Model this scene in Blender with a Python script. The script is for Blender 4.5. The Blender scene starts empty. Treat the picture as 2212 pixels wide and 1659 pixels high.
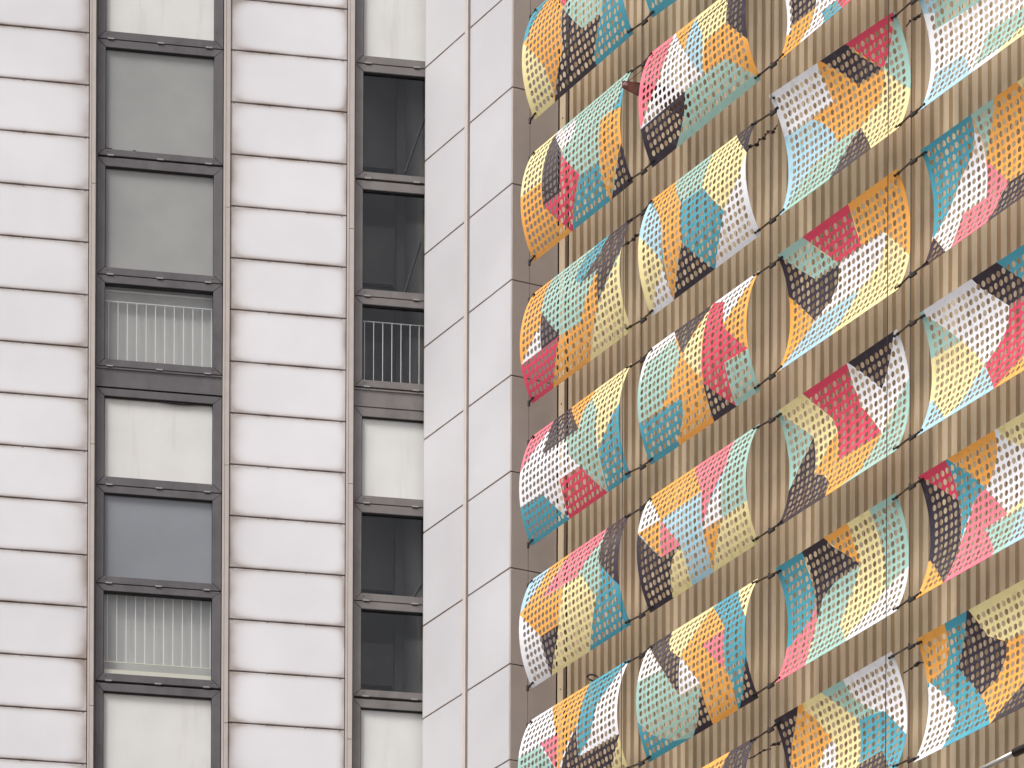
import bpy, bmesh, math, random
from mathutils import Vector, Matrix
random.seed(7)
scn = bpy.context.scene
COL = scn.collection

# ------------------------------------------------------------------ camera
F = 9000.0            # focal length, in units of a 2212 px wide picture
CX, HY = 1106.0, 5080.0   # principal column, horizon row (same units)
ROLL = -0.0042
cam_d = bpy.data.cameras.new("camera"); cam = bpy.data.objects.new("camera", cam_d); COL.objects.link(cam)
cam_d.sensor_width = 36.0; cam_d.lens = 36.0 * F / 2212.0
cam_d.shift_y = (HY - 829.5) / 2212.0
cam_d.clip_start = 0.5; cam_d.clip_end = 2000.0
CAMZ = 1.6
cam.location = (0, 0, CAMZ); cam.rotation_euler = (math.pi / 2, ROLL, 0)
scn.camera = cam
# ------------------------------------------------------------------ light
SUN_EL, SUN_AZ = math.radians(53), math.radians(229)   # azimuth clockwise from +Y
world = bpy.data.worlds.new("World"); scn.world = world; world.use_nodes = True
nt = world.node_tree; bg = nt.nodes["Background"]
sky = nt.nodes.new("ShaderNodeTexSky"); sky.sky_type = 'NISHITA'; sky.sun_disc = False
sky.sun_elevation = SUN_EL; sky.sun_rotation = SUN_AZ
sky.air_density = 0.6; sky.dust_density = 5.0; sky.ozone_density = 0.6
hs = nt.nodes.new('ShaderNodeHueSaturation'); hs.inputs['Saturation'].default_value = 0.4
nt.links.new(sky.outputs[0], hs.inputs['Color']); nt.links.new(hs.outputs[0], bg.inputs[0]); bg.inputs[1].default_value = 0.09
sd = bpy.data.lights.new("sun", 'SUN'); sd.energy = 2.2; sd.angle = math.radians(16); sd.color = (1.0, 0.965, 0.92)
so = bpy.data.objects.new("sun", sd); COL.objects.link(so)
sdir = Vector((math.sin(SUN_AZ) * math.cos(SUN_EL), math.cos(SUN_AZ) * math.cos(SUN_EL), math.sin(SUN_EL)))
so.rotation_euler = (-sdir).to_track_quat('-Z', 'Y').to_euler()
scn.view_settings.view_transform = 'Standard'; scn.view_settings.look = 'None'
scn.view_settings.exposure = 0.68; scn.view_settings.gamma = 1.0

# ------------------------------------------------------------------ pixel <-> plane helpers
def ray(x, y):
    cx, cy = (x - CX) / F, -(y - HY) / F
    a = ROLL
    return (cx * math.cos(a) + cy * math.sin(a), 1.0, -cx * math.sin(a) + cy * math.cos(a))
class Plane:
    """vertical plane through (x0,y0) with horizontal direction e; n points to the street"""
    def __init__(s, x0, y0, ex, ey):
        l = math.hypot(ex, ey); s.p = (x0, y0); s.e = (ex / l, ey / l); s.n = (s.e[1], -s.e[0])
    def hit(s, x, y, off=0.0):
        d = ray(x, y)
        px, py = s.p[0] + s.n[0] * off, s.p[1] + s.n[1] * off
        # t*d = p + e*k
        det = d[0] * (-s.e[1]) + s.e[0] * d[1]
        t = (px * (-s.e[1]) + s.e[0] * py) / det
        X, Y = t * d[0], t * d[1]
        return ((X - px) * s.e[0] + (Y - py) * s.e[1], CAMZ + t * d[2])
    def w(s, a, n, z):
        return Vector((s.p[0] + s.e[0] * a + s.n[0] * n, s.p[1] + s.e[1] * a + s.n[1] * n, z))
    def off(s, n):
        return Plane(s.p[0] + s.n[0] * n, s.p[1] + s.n[1] * n, s.e[0], s.e[1])
def project(v):
    # world -> picture units
    X, Y, Z = v[0] / v[1], 1.0, (v[2] - CAMZ) / v[1]
    a = ROLL
    cx = X * math.cos(a) - Z * math.sin(a); cy = X * math.sin(a) + Z * math.cos(a)
    return (CX + cx * F, HY - cy * F)
d0 = ray(915, 830); YA = 40.6
P1 = Plane(d0[0] * YA, YA, 55000.0 / F, 1.0)          # white facade; s = 0 at the inner corner, negative to the left
P2 = Plane(d0[0] * YA, YA, 5706.0, -F)                # pier, runs towards the street
sC, _ = P2.hit(1104, 830)
C_ = P2.w(sC, 0, 0)
P3 = Plane(C_.x, C_.y, 20800.0 / F, 1.0)              # return of the pier
sW, _ = P3.hit(1206.5, 830)
W_ = P3.w(sW, 0, 0)
P4 = Plane(W_.x, W_.y, 5706.0, -F)                    # corrugated wall
P5 = P4.off(0.46)                                     # plane of the hung sheets

# ------------------------------------------------------------------ materials
def lin(c):
    return tuple(((v / 255.0) / 12.92 if v / 255.0 <= 0.04045 else ((v / 255.0 + 0.055) / 1.055) ** 2.4) for v in c) + (1.0,)
def mat(name, col, rough=0.5, metal=0.0, noise=0.0, nscale=6.0, spec=0.5, bump=0.0, bscale=60.0, dirt=None, streak=None, coat=0.0):
    m = bpy.data.materials.new(name); m.use_nodes = True
    n = m.node_tree.nodes; l = m.node_tree.links; b = n["Principled BSDF"]
    b.inputs["Roughness"].default_value = rough; b.inputs["Metallic"].default_value = metal
    b.inputs["Specular IOR Level"].default_value = spec
    if coat:
        b.inputs["Coat Weight"].default_value = coat; b.inputs["Coat Roughness"].default_value = 0.25
    src = None
    geo = n.new("ShaderNodeNewGeometry")
    rgb = n.new("ShaderNodeRGB"); rgb.outputs[0].default_value = col; src = rgb.outputs[0]
    if noise:
        t = n.new("ShaderNodeTexNoise"); t.inputs["Scale"].default_value = nscale; t.inputs["Detail"].default_value = 6
        l.new(geo.outputs["Position"], t.inputs["Vector"])
        r = n.new("ShaderNodeMapRange"); r.inputs[1].default_value = 0.3; r.inputs[2].default_value = 0.7
        r.inputs[3].default_value = 1 - noise; r.inputs[4].default_value = 1 + noise
        l.new(t.outputs["Fac"], r.inputs[0])
        mx = n.new("ShaderNodeMix"); mx.data_type = 'RGBA'; mx.blend_type = 'MULTIPLY'; mx.inputs[0].default_value = 1
        l.new(src, mx.inputs[6]); l.new(r.outputs[0], mx.inputs[7]); src = mx.outputs[2]
    if dirt:      # blotches of another colour: (colour, scale, low, high, strength, squash z)
        dc, dsx, lo, hi, st, sq = dirt
        mp = n.new("ShaderNodeMapping"); mp.inputs["Scale"].default_value = (1, 1, sq)
        l.new(geo.outputs["Position"], mp.inputs["Vector"])
        t = n.new("ShaderNodeTexNoise"); t.inputs["Scale"].default_value = dsx; t.inputs["Detail"].default_value = 8; t.inputs["Roughness"].default_value = 0.65
        l.new(mp.outputs[0], t.inputs["Vector"])
        r = n.new("ShaderNodeMapRange"); r.inputs[1].default_value = lo; r.inputs[2].default_value = hi; r.inputs[3].default_value = 0; r.inputs[4].default_value = st
        l.new(t.outputs["Fac"], r.inputs[0])
        mx = n.new("ShaderNodeMix"); mx.data_type = 'RGBA'; l.new(r.outputs[0], mx.inputs[0]); l.new(src, mx.inputs[6]); mx.inputs[7].default_value = dc
        src = mx.outputs[2]
    l.new(src, b.inputs["Base Color"])
    if bump:
        t = n.new("ShaderNodeTexNoise"); t.inputs["Scale"].default_value = bscale; t.inputs["Detail"].default_value = 3
        l.new(geo.outputs["Position"], t.inputs["Vector"])
        bp = n.new("ShaderNodeBump"); bp.inputs["Strength"].default_value = bump; bp.inputs["Distance"].default_value = 0.02
        l.new(t.outputs["Fac"], bp.inputs["Height"]); l.new(bp.outputs[0], b.inputs["Normal"])
    return m

def cladding_mat(name, base, grime, left, right, tb, soft=0.25):
    """off-white sheet whose uncleaned rim keeps a brown film: width of the film in metres at the left, right and top/bottom rim (UV in metres)"""
    m = bpy.data.materials.new(name); m.use_nodes = True
    n = m.node_tree.nodes; l = m.node_tree.links; b = n["Principled BSDF"]
    b.inputs["Roughness"].default_value = 0.45
    uv = n.new("ShaderNodeUVMap"); uv.uv_map = "rim"      # u = distance to left rim, v = distance to bottom rim
    uv2 = n.new("ShaderNodeUVMap"); uv2.uv_map = "rim2"   # distances to right rim and top rim
    geo = n.new("ShaderNodeNewGeometry")
    s1 = n.new("ShaderNodeSeparateXYZ"); s2 = n.new("ShaderNodeSeparateXYZ")
    l.new(uv.outputs[0], s1.inputs[0]); l.new(uv2.outputs[0], s2.inputs[0])
    nz = n.new("ShaderNodeTexNoise"); nz.inputs["Scale"].default_value = 3.0; nz.inputs["Detail"].default_value = 5
    l.new(geo.outputs["Position"], nz.inputs["Vector"])
    def fall(sock, w):
        dv = n.new("ShaderNodeMath"); dv.operation = 'DIVIDE'; l.new(sock, dv.inputs[0]); dv.inputs[1].default_value = max(w, 1e-3)
        ng = n.new("ShaderNodeMath"); ng.operation = 'MULTIPLY'; ng.inputs[1].default_value = -1; l.new(dv.outputs[0], ng.inputs[0])
        ex = n.new("ShaderNodeMath"); ex.operation = 'EXPONENT'; l.new(ng.outputs[0], ex.inputs[0]); return ex.outputs[0]
    acc = None
    for sock, w in ((s1.outputs[0], left), (s2.outputs[0], right), (s1.outputs[1], tb), (s2.outputs[1], tb)):
        f = fall(sock, w)
        if acc is None: acc = f
        else:
            a = n.new("ShaderNodeMath"); a.operation = 'ADD'; l.new(acc, a.inputs[0]); l.new(f, a.inputs[1]); acc = a.outputs[0]
    r = n.new("ShaderNodeMapRange"); r.inputs[1].default_value = 0.06; r.inputs[2].default_value = 0.95; r.inputs[3].default_value = 0; r.inputs[4].default_value = 0.9
    r.interpolation_type = 'SMOOTHSTEP'
    l.new(acc, r.inputs[0])
    mu = n.new("ShaderNodeMath"); mu.operation = 'MULTIPLY'; l.new(r.outputs[0], mu.inputs[0])
    nr = n.new("ShaderNodeMapRange"); nr.inputs[1].default_value = 0.3; nr.inputs[2].default_value = 0.7; nr.inputs[3].default_value = 0.45; nr.inputs[4].default_value = 1.2
    l.new(nz.outputs["Fac"], nr.inputs[0]); l.new(nr.outputs[0], mu.inputs[1])
    mx = n.new("ShaderNodeMix"); mx.data_type = 'RGBA'; l.new(mu.outputs[0], mx.inputs[0]); mx.inputs[6].default_value = base; mx.inputs[7].default_value = grime
    n2 = n.new("ShaderNodeTexNoise"); n2.inputs["Scale"].default_value = 0.9; n2.inputs["Detail"].default_value = 7
    l.new(geo.outputs["Position"], n2.inputs["Vector"])
    r2 = n.new("ShaderNodeMapRange"); r2.inputs[1].default_value = 0.35; r2.inputs[2].default_value = 0.7; r2.inputs[3].default_value = 1.0; r2.inputs[4].default_value = 0.89
    l.new(n2.outputs["Fac"], r2.inputs[0])
    m2 = n.new("ShaderNodeMix"); m2.data_type = 'RGBA'; m2.blend_type = 'MULTIPLY'; m2.inputs[0].default_value = 1
    l.new(mx.outputs[2], m2.inputs[6]); l.new(r2.outputs[0], m2.inputs[7]); l.new(m2.outputs[2], b.inputs["Base Color"])
    return m

M = {}
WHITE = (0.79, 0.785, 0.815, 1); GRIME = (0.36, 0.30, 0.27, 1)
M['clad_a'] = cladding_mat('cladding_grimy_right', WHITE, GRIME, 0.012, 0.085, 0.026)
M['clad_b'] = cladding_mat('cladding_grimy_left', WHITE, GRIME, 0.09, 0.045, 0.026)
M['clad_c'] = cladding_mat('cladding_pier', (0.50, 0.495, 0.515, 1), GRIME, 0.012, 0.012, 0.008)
M['taupe'] = mat('taupe_sheet_metal', (0.40, 0.355, 0.335, 1), 0.42, 0.2, 0.06, 4)
M['joint'] = mat('dark_joint', (0.05, 0.035, 0.035, 1), 0.8)
M['trim'] = mat('pale_trim', (0.50, 0.45, 0.42, 1), 0.45, 0.0, 0.05, 8)
M['trim_line'] = mat('trim_groove', (0.20, 0.15, 0.14, 1), 0.6)
M['frame'] = mat('grey_window_frame', (0.155, 0.145, 0.15, 1), 0.38, 0.35, 0.10, 5, dirt=((0.07, 0.058, 0.055, 1), 4.0, 0.5, 0.75, 0.55, 0.5))
M['frame_b'] = mat('lighter_window_frame', (0.24, 0.22, 0.21, 1), 0.38, 0.35, 0.10, 5, dirt=((0.11, 0.09, 0.085, 1), 4.0, 0.5, 0.75, 0.5, 0.5))
M['gasket'] = mat('black_gasket', (0.012, 0.011, 0.014, 1), 0.6)
M['hinge'] = mat('steel_hinge', (0.55, 0.53, 0.50, 1), 0.3, 0.6)
M['infill'] = mat('white_infill_panel', (0.70, 0.70, 0.68, 1), 0.45, 0, 0.04, 3, dirt=((0.40, 0.36, 0.32, 1), 7.0, 0.55, 0.85, 0.5, 0.12))
M['grey_pane'] = mat('grey_backed_glass', (0.32, 0.325, 0.32, 1), 0.2, 0, 0.13, 1.2)  # broad noise paints uneven reflections into the pane colour
M['blue_pane'] = mat('blue_grey_backed_glass', (0.25, 0.265, 0.29, 1), 0.2, 0, 0.10, 1.2)  # reflection variation painted in, as on the grey pane
M['blind'] = mat('grey_blind', (0.48, 0.49, 0.48, 1), 0.7, 0, 0.12, 1.5)
M['dark_room'] = mat('dark_room', (0.14, 0.136, 0.128, 1), 0.8, 0, 0.2, 1.5)
M['room_mid'] = mat('dim_curtain', (0.22, 0.215, 0.21, 1), 0.8, 0, 0.1, 2)
M['room_black'] = mat('interior_column', (0.02, 0.02, 0.022, 1), 0.8)
M['bar'] = mat('white_baluster', (0.8, 0.8, 0.8, 1), 0.4)
M['cream_sill'] = mat('cream_sill', (0.72, 0.72, 0.62, 1), 0.5)
M['moss'] = mat('dark_moss', (0.02, 0.022, 0.018, 1), 0.9)
M['wall'] = mat('bronze_corrugated_metal', (0.55, 0.445, 0.315, 1), 0.40, 0.30, 0.07, 3, dirt=((0.22, 0.17, 0.12, 1), 2.5, 0.5, 0.8, 0.4, 0.12))
M['cable'] = mat('rusty_cable', (0.11, 0.075, 0.055, 1), 0.55, 0.3, 0.2, 30)
M['clamp'] = mat('dark_steel_clamp', (0.035, 0.028, 0.026, 1), 0.4, 0.5)
M['bar_steel'] = mat('worn_steel_rod', (0.10, 0.075, 0.055, 1), 0.35, 0.6, 0.3, 20)
M['rust'] = mat('rusty_bracket', (0.14, 0.07, 0.05, 1), 0.6, 0.1, 0.3, 25)
M['ground'] = mat('asphalt', (0.16, 0.155, 0.15, 1), 0.9, 0, 0.1, 1)
# glass
g = bpy.data.materials.new('clear_glass'); g.use_nodes = True; n = g.node_tree.nodes; l = g.node_tree.links
n.remove(n["Principled BSDF"]); tr = n.new("ShaderNodeBsdfTransparent"); gl = n.new("ShaderNodeBsdfGlossy"); gl.inputs["Roughness"].default_value = 0.03
fr = n.new("ShaderNodeLayerWeight"); mx = n.new("ShaderNodeMixShader")
pw = n.new("ShaderNodeMath"); pw.operation = 'POWER'; pw.inputs[1].default_value = 4.0; l.new(fr.outputs["Facing"], pw.inputs[0])
ma = n.new("ShaderNodeMath"); ma.operation = 'MULTIPLY_ADD'; ma.inputs[1].default_value = 0.6; ma.inputs[2].default_value = 0.04; l.new(pw.outputs[0], ma.inputs[0])
l.new(ma.outputs[0], mx.inputs[0]); l.new(tr.outputs[0], mx.inputs[1]); l.new(gl.outputs[0], mx.inputs[2]); l.new(mx.outputs[0], n["Material Output"].inputs[0])
M['glass'] = g
# paints of the hung sheets
def paint(name, col, stain):
    return mat(name, col, 0.38, 0.0, 0.05, 5, spec=0.5, dirt=(stain, 11.0, 0.55, 0.74, 0.75, 0.7), coat=0.3)
PAINT = {
 'C': paint('cream_paint', (0.78, 0.67, 0.33, 1), (0.45, 0.40, 0.16, 1)),
 'O': paint('orange_paint', (0.80, 0.36, 0.06, 1), (0.50, 0.24, 0.05, 1)),
 'D': paint('aubergine_paint', (0.018, 0.009, 0.020, 1), (0.09, 0.07, 0.09, 1)),
 'W': paint('white_paint', (0.76, 0.76, 0.80, 1), (0.50, 0.42, 0.32, 1)),
 'M': paint('mint_paint', (0.32, 0.51, 0.455, 1), (0.16, 0.36, 0.26, 1)),
 'B': paint('blue_paint', (0.050, 0.30, 0.40, 1), (0.03, 0.38, 0.38, 1)),
 'S': paint('lit_blue_paint', (0.36, 0.56, 0.67, 1), (0.12, 0.48, 0.52, 1)),  # paler copy of the blue, with the light on lit patches painted in
 'K': paint('lit_red_paint', (0.80, 0.17, 0.23, 1), (0.6, 0.14, 0.2, 1)),  # the red as it looks where lit, brightness put into the colour
 'R': paint('red_paint', (0.64, 0.040, 0.095, 1), (0.45, 0.05, 0.09, 1)),
}
PKEYS = list(PAINT)

# ------------------------------------------------------------------ object helpers
def link(name, bm, m, parent=None, smooth=False):
    me = bpy.data.meshes.new(name); bm.to_mesh(me); bm.free()
    for mm in (m if isinstance(m, (list, tuple)) else [m]): me.materials.append(mm)
    if smooth:
        for p in me.polygons: p.use_smooth = True
    o = bpy.data.objects.new(name, me); COL.objects.link(o)
    if parent: o.parent = parent; o.matrix_parent_inverse = Matrix.Translation(-Vector(parent['_base'])) if '_base' in parent else Matrix()
    return o
def part(name, bm, m, parent, smooth=False):
    # meshes are written in world coordinates; the parent may be an Empty at its base
    base = Vector(parent.get('base_xyz', (0, 0, 0)))
    bmesh.ops.translate(bm, verts=bm.verts, vec=-base)
    me = bpy.data.meshes.new(name); bm.to_mesh(me); bm.free()
    for mm in (m if isinstance(m, (list, tuple)) else [m]): me.materials.append(mm)
    if smooth:
        for p in me.polygons: p.use_smooth = True
    o = bpy.data.objects.new(name, me); COL.objects.link(o); o.parent = parent
    o['base_xyz'] = list(base)
    return o
def thing(name, label, cat, base, group=None):
    o = bpy.data.objects.new(name, None); COL.objects.link(o); o.location = base; o['base_xyz'] = list(base)
    o.empty_display_size = 0.1
    o['label'] = label; o['category'] = cat
    if group: o['group'] = group
    return o
def box(bm, P, s0, s1, n0, n1, z0, z1):
    vs = [bm.verts.new(P.w(s, nn, z)) for z in (z0, z1) for nn in (n0, n1) for s in (s0, s1)]
    for f in ((0, 1, 3, 2), (4, 6, 7, 5), (0, 4, 5, 1), (2, 3, 7, 6), (0, 2, 6, 4), (1, 5, 7, 3)):
        bm.faces.new([vs[i] for i in f])
    bm.normal_update()
    return vs
def fixn(bm): bmesh.ops.recalc_face_normals(bm, faces=bm.faces)
def tube(bm, pts, r, seg=8, cap=True):
    pts = [Vector(p) for p in pts]; rings = []
    for i, p in enumerate(pts):
        a = pts[max(i - 1, 0)]; b = pts[min(i + 1, len(pts) - 1)]; t = (b - a).normalized()
        u = t.orthogonal().normalized() if abs(t.z) < 0.99 else Vector((1, 0, 0)); u = (u - t * u.dot(t)).normalized(); v = t.cross(u)
        rr = r[i] if isinstance(r, (list, tuple)) else r
        rings.append([bm.verts.new(p + (u * math.cos(2 * math.pi * k / seg) + v * math.sin(2 * math.pi * k / seg)) * rr) for k in range(seg)])
    for i in range(len(rings) - 1):
        for k in range(seg):
            bm.faces.new([rings[i][k], rings[i][(k + 1) % seg], rings[i + 1][(k + 1) % seg], rings[i + 1][k]])
    if cap:
        bm.faces.new(rings[0][::-1]); bm.faces.new(rings[-1])
def struct(name, bm, m):
    o = link(name, bm, m); o['kind'] = 'structure'; return o
def ZY(P, y, x):  # height on plane P of picture point
    return P.hit(x, y)[1]

# ------------------------------------------------------------------ ground
bm = bmesh.new(); bmesh.ops.create_grid(bm, x_segments=2, y_segments=2, size=600)
struct('ground', bm, M['ground'])

ZLO, ZHI = 15.6, 26.0
# ------------------------------------------------------------------ white building
bld = thing('office_building', 'white panel-clad building with two columns of grey framed windows and a projecting pier', 'building', (P1.p[0], P1.p[1], 0))
# core behind the cladding (leaves the window bays open)
def S1(x, y=830): return P1.hit(x, y)[0]
sT1a, sT1b = S1(191.2), S1(204.5)
sT2a, sT2b = S1(481.5), S1(495.2)
sT3a, sT3b = S1(748.2), S1(763.2)
SL = S1(-260)
bm = bmesh.new()
box(bm, P1, SL, sT1b - 0.01, -0.30, -0.034, 0, ZHI)
box(bm, P1, sT2a + 0.01, sT3b - 0.01, -0.30, -0.034, 0, ZHI)
box(bm, P1, SL, 0.9, -3.2, -3.0, 0, ZHI)          # far wall of the core
box(bm, P1, SL, 0.9, -2.99, -0.31, ZHI - .3, ZHI - .01)
box(bm, P1, sT1b - .01, sT2a + .01, -0.30, -0.034, 0, ZLO - .8)
box(bm, P1, sT3b - .01, 0.3, -0.30, -0.034, 0, ZLO - .8)
fixn(bm); part('core_wall', bm, M['joint'], bld)
bm = bmesh.new()
box(bm, P2, 0.012, sC - 0.02, -1.2, -0.034, 0, ZHI); fixn(bm); part('pier_core', bm, M['joint'], bld)

def panel_mesh(P, s0, s1, z0, z1, n1, th, P_m, m, bev=0.004):
    bm = bmesh.new(); box(bm, P, s0, s1, n1 - th, n1, z0, z1); fixn(bm)
    bmesh.ops.bevel(bm, geom=[e for e in bm.edges], offset=bev, segments=1, affect='EDGES')
    l1 = bm.loops.layers.uv.new("rim"); l2 = bm.loops.layers.uv.new("rim2")
    for f in bm.faces:
        for lo in f.loops:
            c = lo.vert.co; s = (c.x - P.p[0]) * P.e[0] + (c.y - P.p[1]) * P.e[1]
            lo[l1].uv = (s - s0, c.z - z0); lo[l2].uv = (s1 - s, z1 - c.z)
    return part('cladding_panel', bm, m, P_m)
# column A (left of first windows)
def joints(P, x, ys, pitch, ztop, zbot):
    zs = [P.hit(x, y)[1] for y in ys]
    zs.sort(); 
    while zs[0] > zbot: zs.insert(0, zs[0] - pitch)
    while zs[-1] < ztop: zs.append(zs[-1] + pitch)
    return zs
mA = 95
yA = [61.9, 175, 288.5, 402.5, 515.3, 629, 743, 854.6, 967, 1079.6, 1192, 1304.8, 1417.6, 1530.9, 1644]
zA = joints(P1, mA, yA, 0.5, ZHI - .4, ZLO)
for a, b in zip(zA[:-1], zA[1:]):
    panel_mesh(P1, SL, sT1a - 0.006, a + 0.006, b - 0.006, 0.0, 0.03, bld, M['clad_a'])
yB = [9, 120, 232.3, 344.7, 456.2, 568.1, 679.3, 791, 902.4, 1013.1, 1124, 1235.7, 1347, 1458.5, 1570]
yB = [y - 1.4 for y in yB]
zB = joints(P1, 622, yB, 0.495, ZHI - .4, ZLO)
for a, b in zip(zB[:-1], zB[1:]):
    panel_mesh(P1, sT2b + 0.006, sT3a - 0.006, a + 0.006, b - 0.006, 0.0, 0.03, bld, M['clad_b'])
# drip fixings under the joints
for zs, xs in ((zA, (49, 182)), (zB, (503, 580, 663, 737))):
    for z in zs:
        for x in xs:
            s = S1(x); py = project(P1.w(s, .03, z))[1]
            if py < -20 or py > 1680: continue
            bm = bmesh.new(); box(bm, P1, s - 0.007, s + 0.007, -0.02, 0.0022, z - 0.014, z - 0.0062); fixn(bm); part('clip', bm, M['trim_line'], bld)
# trims
for (a, b, joint_ys) in ((sT1a, sT1b, (397, 960, 1525)), (sT2a, sT2b, (423, 983, 1543)), (sT3a, sT3b, (446, 1003, 1560))):
    w = b - a
    bm = bmesh.new()
    box(bm, P1, a, a + w * .30, -0.03, 0.004, ZLO, ZHI - .4)
    edges = [ZLO] + sorted(P1.hit(200, y)[1] for y in joint_ys) + [ZHI - .4]
    for z0, z1 in zip(edges[:-1], edges[1:]):
        box(bm, P1, a + w * .36, b, -0.10, 0.012, z0 + .003, z1 - .003)
    fixn(bm); part('vertical_trim', bm, M['trim'], bld)
    bm = bmesh.new(); box(bm, P1, a + w * .30, a + w * .36, -0.03, -0.002, ZLO, ZHI - .4); fixn(bm); part('trim_groove', bm, M['trim_line'], bld)

# windows -----------------------------------------------------------
def window(s0, s1, zb, zt, gs0, gs1, gzb, gzt, kind, fm, hinges=True, ncol='a', br=(.7, .08, 1, .6)):
    """sash from zb to zt; glass opening gs0..gs1, gzb..gzt"""
    bm = bmesh.new(); g = 0.0015; n1 = -0.045; n0 = -0.105
    def quadbar(pts):      # mitred bar from 4 (s,z) points
        lo = [bm.verts.new(P1.w(s, n0, z)) for s, z in pts]; hi = [bm.verts.new(P1.w(s, n1, z)) for s, z in pts]
        bm.faces.new(hi); bm.faces.new(lo[::-1])
        for i in range(4): bm.faces.new([lo[i], lo[(i + 1) % 4], hi[(i + 1) % 4], hi[i]])
    a, b, c, d = s0, s1, zb + 0.004, zt - 0.004
    quadbar([(a, c), (b, c), (gs1, gzb), (gs0, gzb)])
    quadbar([(a, d), (gs0, gzt), (gs1, gzt), (b, d)])
    quadbar([(a, c + g * 2), (gs0, gzb + g * 2), (gs0, gzt - g * 2), (a, d - g * 2)])
    quadbar([(b, c + g * 2), (b, d - g * 2), (gs1, gzt - g * 2), (gs1, gzb + g * 2)])
    fixn(bm); bmesh.ops.bevel(bm, geom=list(bm.edges), offset=0.003, segments=1, affect='EDGES')
    fr = part('window', bm, fm, bld)
    if ncol != 'a': pass
    # gasket
    bm = bmesh.new(); t = 0.007
    box(bm, P1, gs0, gs1, -0.10, -0.060, gzt - t * 1.6, gzt); box(bm, P1, gs0, gs1, -0.10, -0.075, gzb, gzb + t * .4)
    box(bm, P1, gs0, gs0 + t * .7, -0.10, -0.062, gzb, gzt - t * 1.6); box(bm, P1, gs1 - t * .7, gs1, -0.10, -0.062, gzb, gzt - t * 1.6)
    fixn(bm); part('gasket', bm, M['gasket'], fr)
    pn = -0.080
    pm = {'white': 'infill', 'grey': 'grey_pane', 'blue': 'blue_pane'}.get(kind, 'glass')
    bm = bmesh.new(); box(bm, P1, gs0 + .002, gs1 - .002, pn - .006, pn, gzb + .002, gzt - .002); fixn(bm)
    part('pane', bm, M[pm], fr)
    W = gs1 - gs0; H = gzt - gzb
    if kind in ('bars', 'bars_sill'):
        bm = bmesh.new(); box(bm, P1, gs0 - .05, gs1 + .05, pn - .08, pn - .07, gzb - .2, gzt + .1)
        box(bm, P1, gs0 - .05, gs0 - .02, pn - .07, pn - .02, gzb - .2, gzt + .1); box(bm, P1, gs1 + .02, gs1 + .05, pn - .07, pn - .02, gzb - .2, gzt + .1)
        fixn(bm); part('blind', bm, M['blind'], fr)
        zt_ = gzt - H * (.20 if kind == 'bars' else -.05); zb_ = gzb - (.05 if kind == 'bars' else -H * .17)
        for k in range(12):
            s = gs0 + W * (0.04 + k * 0.0862)
            bm = bmesh.new(); tube(bm, [P1.w(s, pn - .03, zb_), P1.w(s, pn - .03, zt_)], 0.0038, 6); part('baluster', bm, M['bar'], fr)
        bm = bmesh.new()
        zr = zt_ if kind == 'bars' else zb_
        box(bm, P1, gs0, gs1, pn - .038, pn - .024, zr - .004, zr + .004)
        if kind == 'bars_sill': box(bm, P1, gs0, gs1, pn - .04, pn - .012, gzb + .004, gzb + H * .072)
        else: box(bm, P1, gs0, gs1, pn - .068, pn - .05, gzt - H * .05, gzt - H * .035)
        fixn(bm); part('railing', bm, M['cream_sill'] if kind == 'bars_sill' else M['bar'], fr)
    if kind.startswith('dark'):
        bm = bmesh.new()
        box(bm, P1, gs0 - .06, gs1 + .06, pn - .42, pn - .41, gzb - .3, gzt + .2)
        box(bm, P1, gs0 - .06, gs0 - .04, pn - .41, pn - .01, gzb - .3, gzt + .2); box(bm, P1, gs1 + .04, gs1 + .06, pn - .41, pn - .01, gzb - .3, gzt + .2)
        fixn(bm); part('interior', bm, M['dark_room'], fr)
        bm = bmesh.new(); v = V915 = 0.0
        sv = lambda f: gs0 + (SVIS - gs0) * f
        box(bm, P1, sv(.72), gs1 + .03, pn - .28, pn - .27, gzb - .3, gzt + .2); fixn(bm); part('curtain', bm, M['room_mid'], fr)
        bm = bmesh.new(); box(bm, P1, sv(.60), sv(.74), pn - .26, pn - .15, gzb - .3, gzt + .2); fixn(bm); part('interior_post', bm, M['room_black'], fr)
        if kind in ('dark_brace', 'dark_low'):
            bm = bmesh.new(); tube(bm, [P1.w(sv(br[0]), pn - .10, gzb + H * br[1]), P1.w(sv(br[2]), pn - .10, gzb + H * br[3])], 0.013, 8); part('brace', bm, M['room_black'], fr)
        bm = bmesh.new(); box(bm, P1, gs0, sv(.60), pn - .40, pn - .38, gzb + H * .25, gzb + H * .275); fixn(bm); part('shelf', bm, M['room_black'], fr)
        if kind == 'dark_bars':
            for k in range(13):
                s = gs0 + (SVIS - gs0) * (0.05 + k * 0.150)
                if s > gs1: break
                bm = bmesh.new(); tube(bm, [P1.w(s, pn - .03, gzb - .05), P1.w(s, pn - .03, gzt - H * .19)], 0.0036, 6); part('baluster', bm, M['bar'], fr)
            bm = bmesh.new(); box(bm, P1, gs0, gs1, pn - .04, pn - .028, gzt - H * .19, gzt - H * .18); fixn(bm); part('railing', bm, M['blind'], fr)
    if hinges:
        Wd = s1 - s0
        for f in (.105, .50, .885):
            bm = bmesh.new(); s = s0 + Wd * f
            for k in range(5): box(bm, P1, s - .031 + k * .0125, s - .031 + k * .0125 + .010, n1 + .0005, n1 + .010, zb - .002, zb + .010)
            fixn(bm); part('hinge', bm, M['hinge'], fr)
            bm = bmesh.new(); box(bm, P1, s - .028, s + .028, n1 + .0003, n1 + .004, zb - .012, zb - .003); fixn(bm); part('hinge_plate', bm, M['gasket'], fr)
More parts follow.
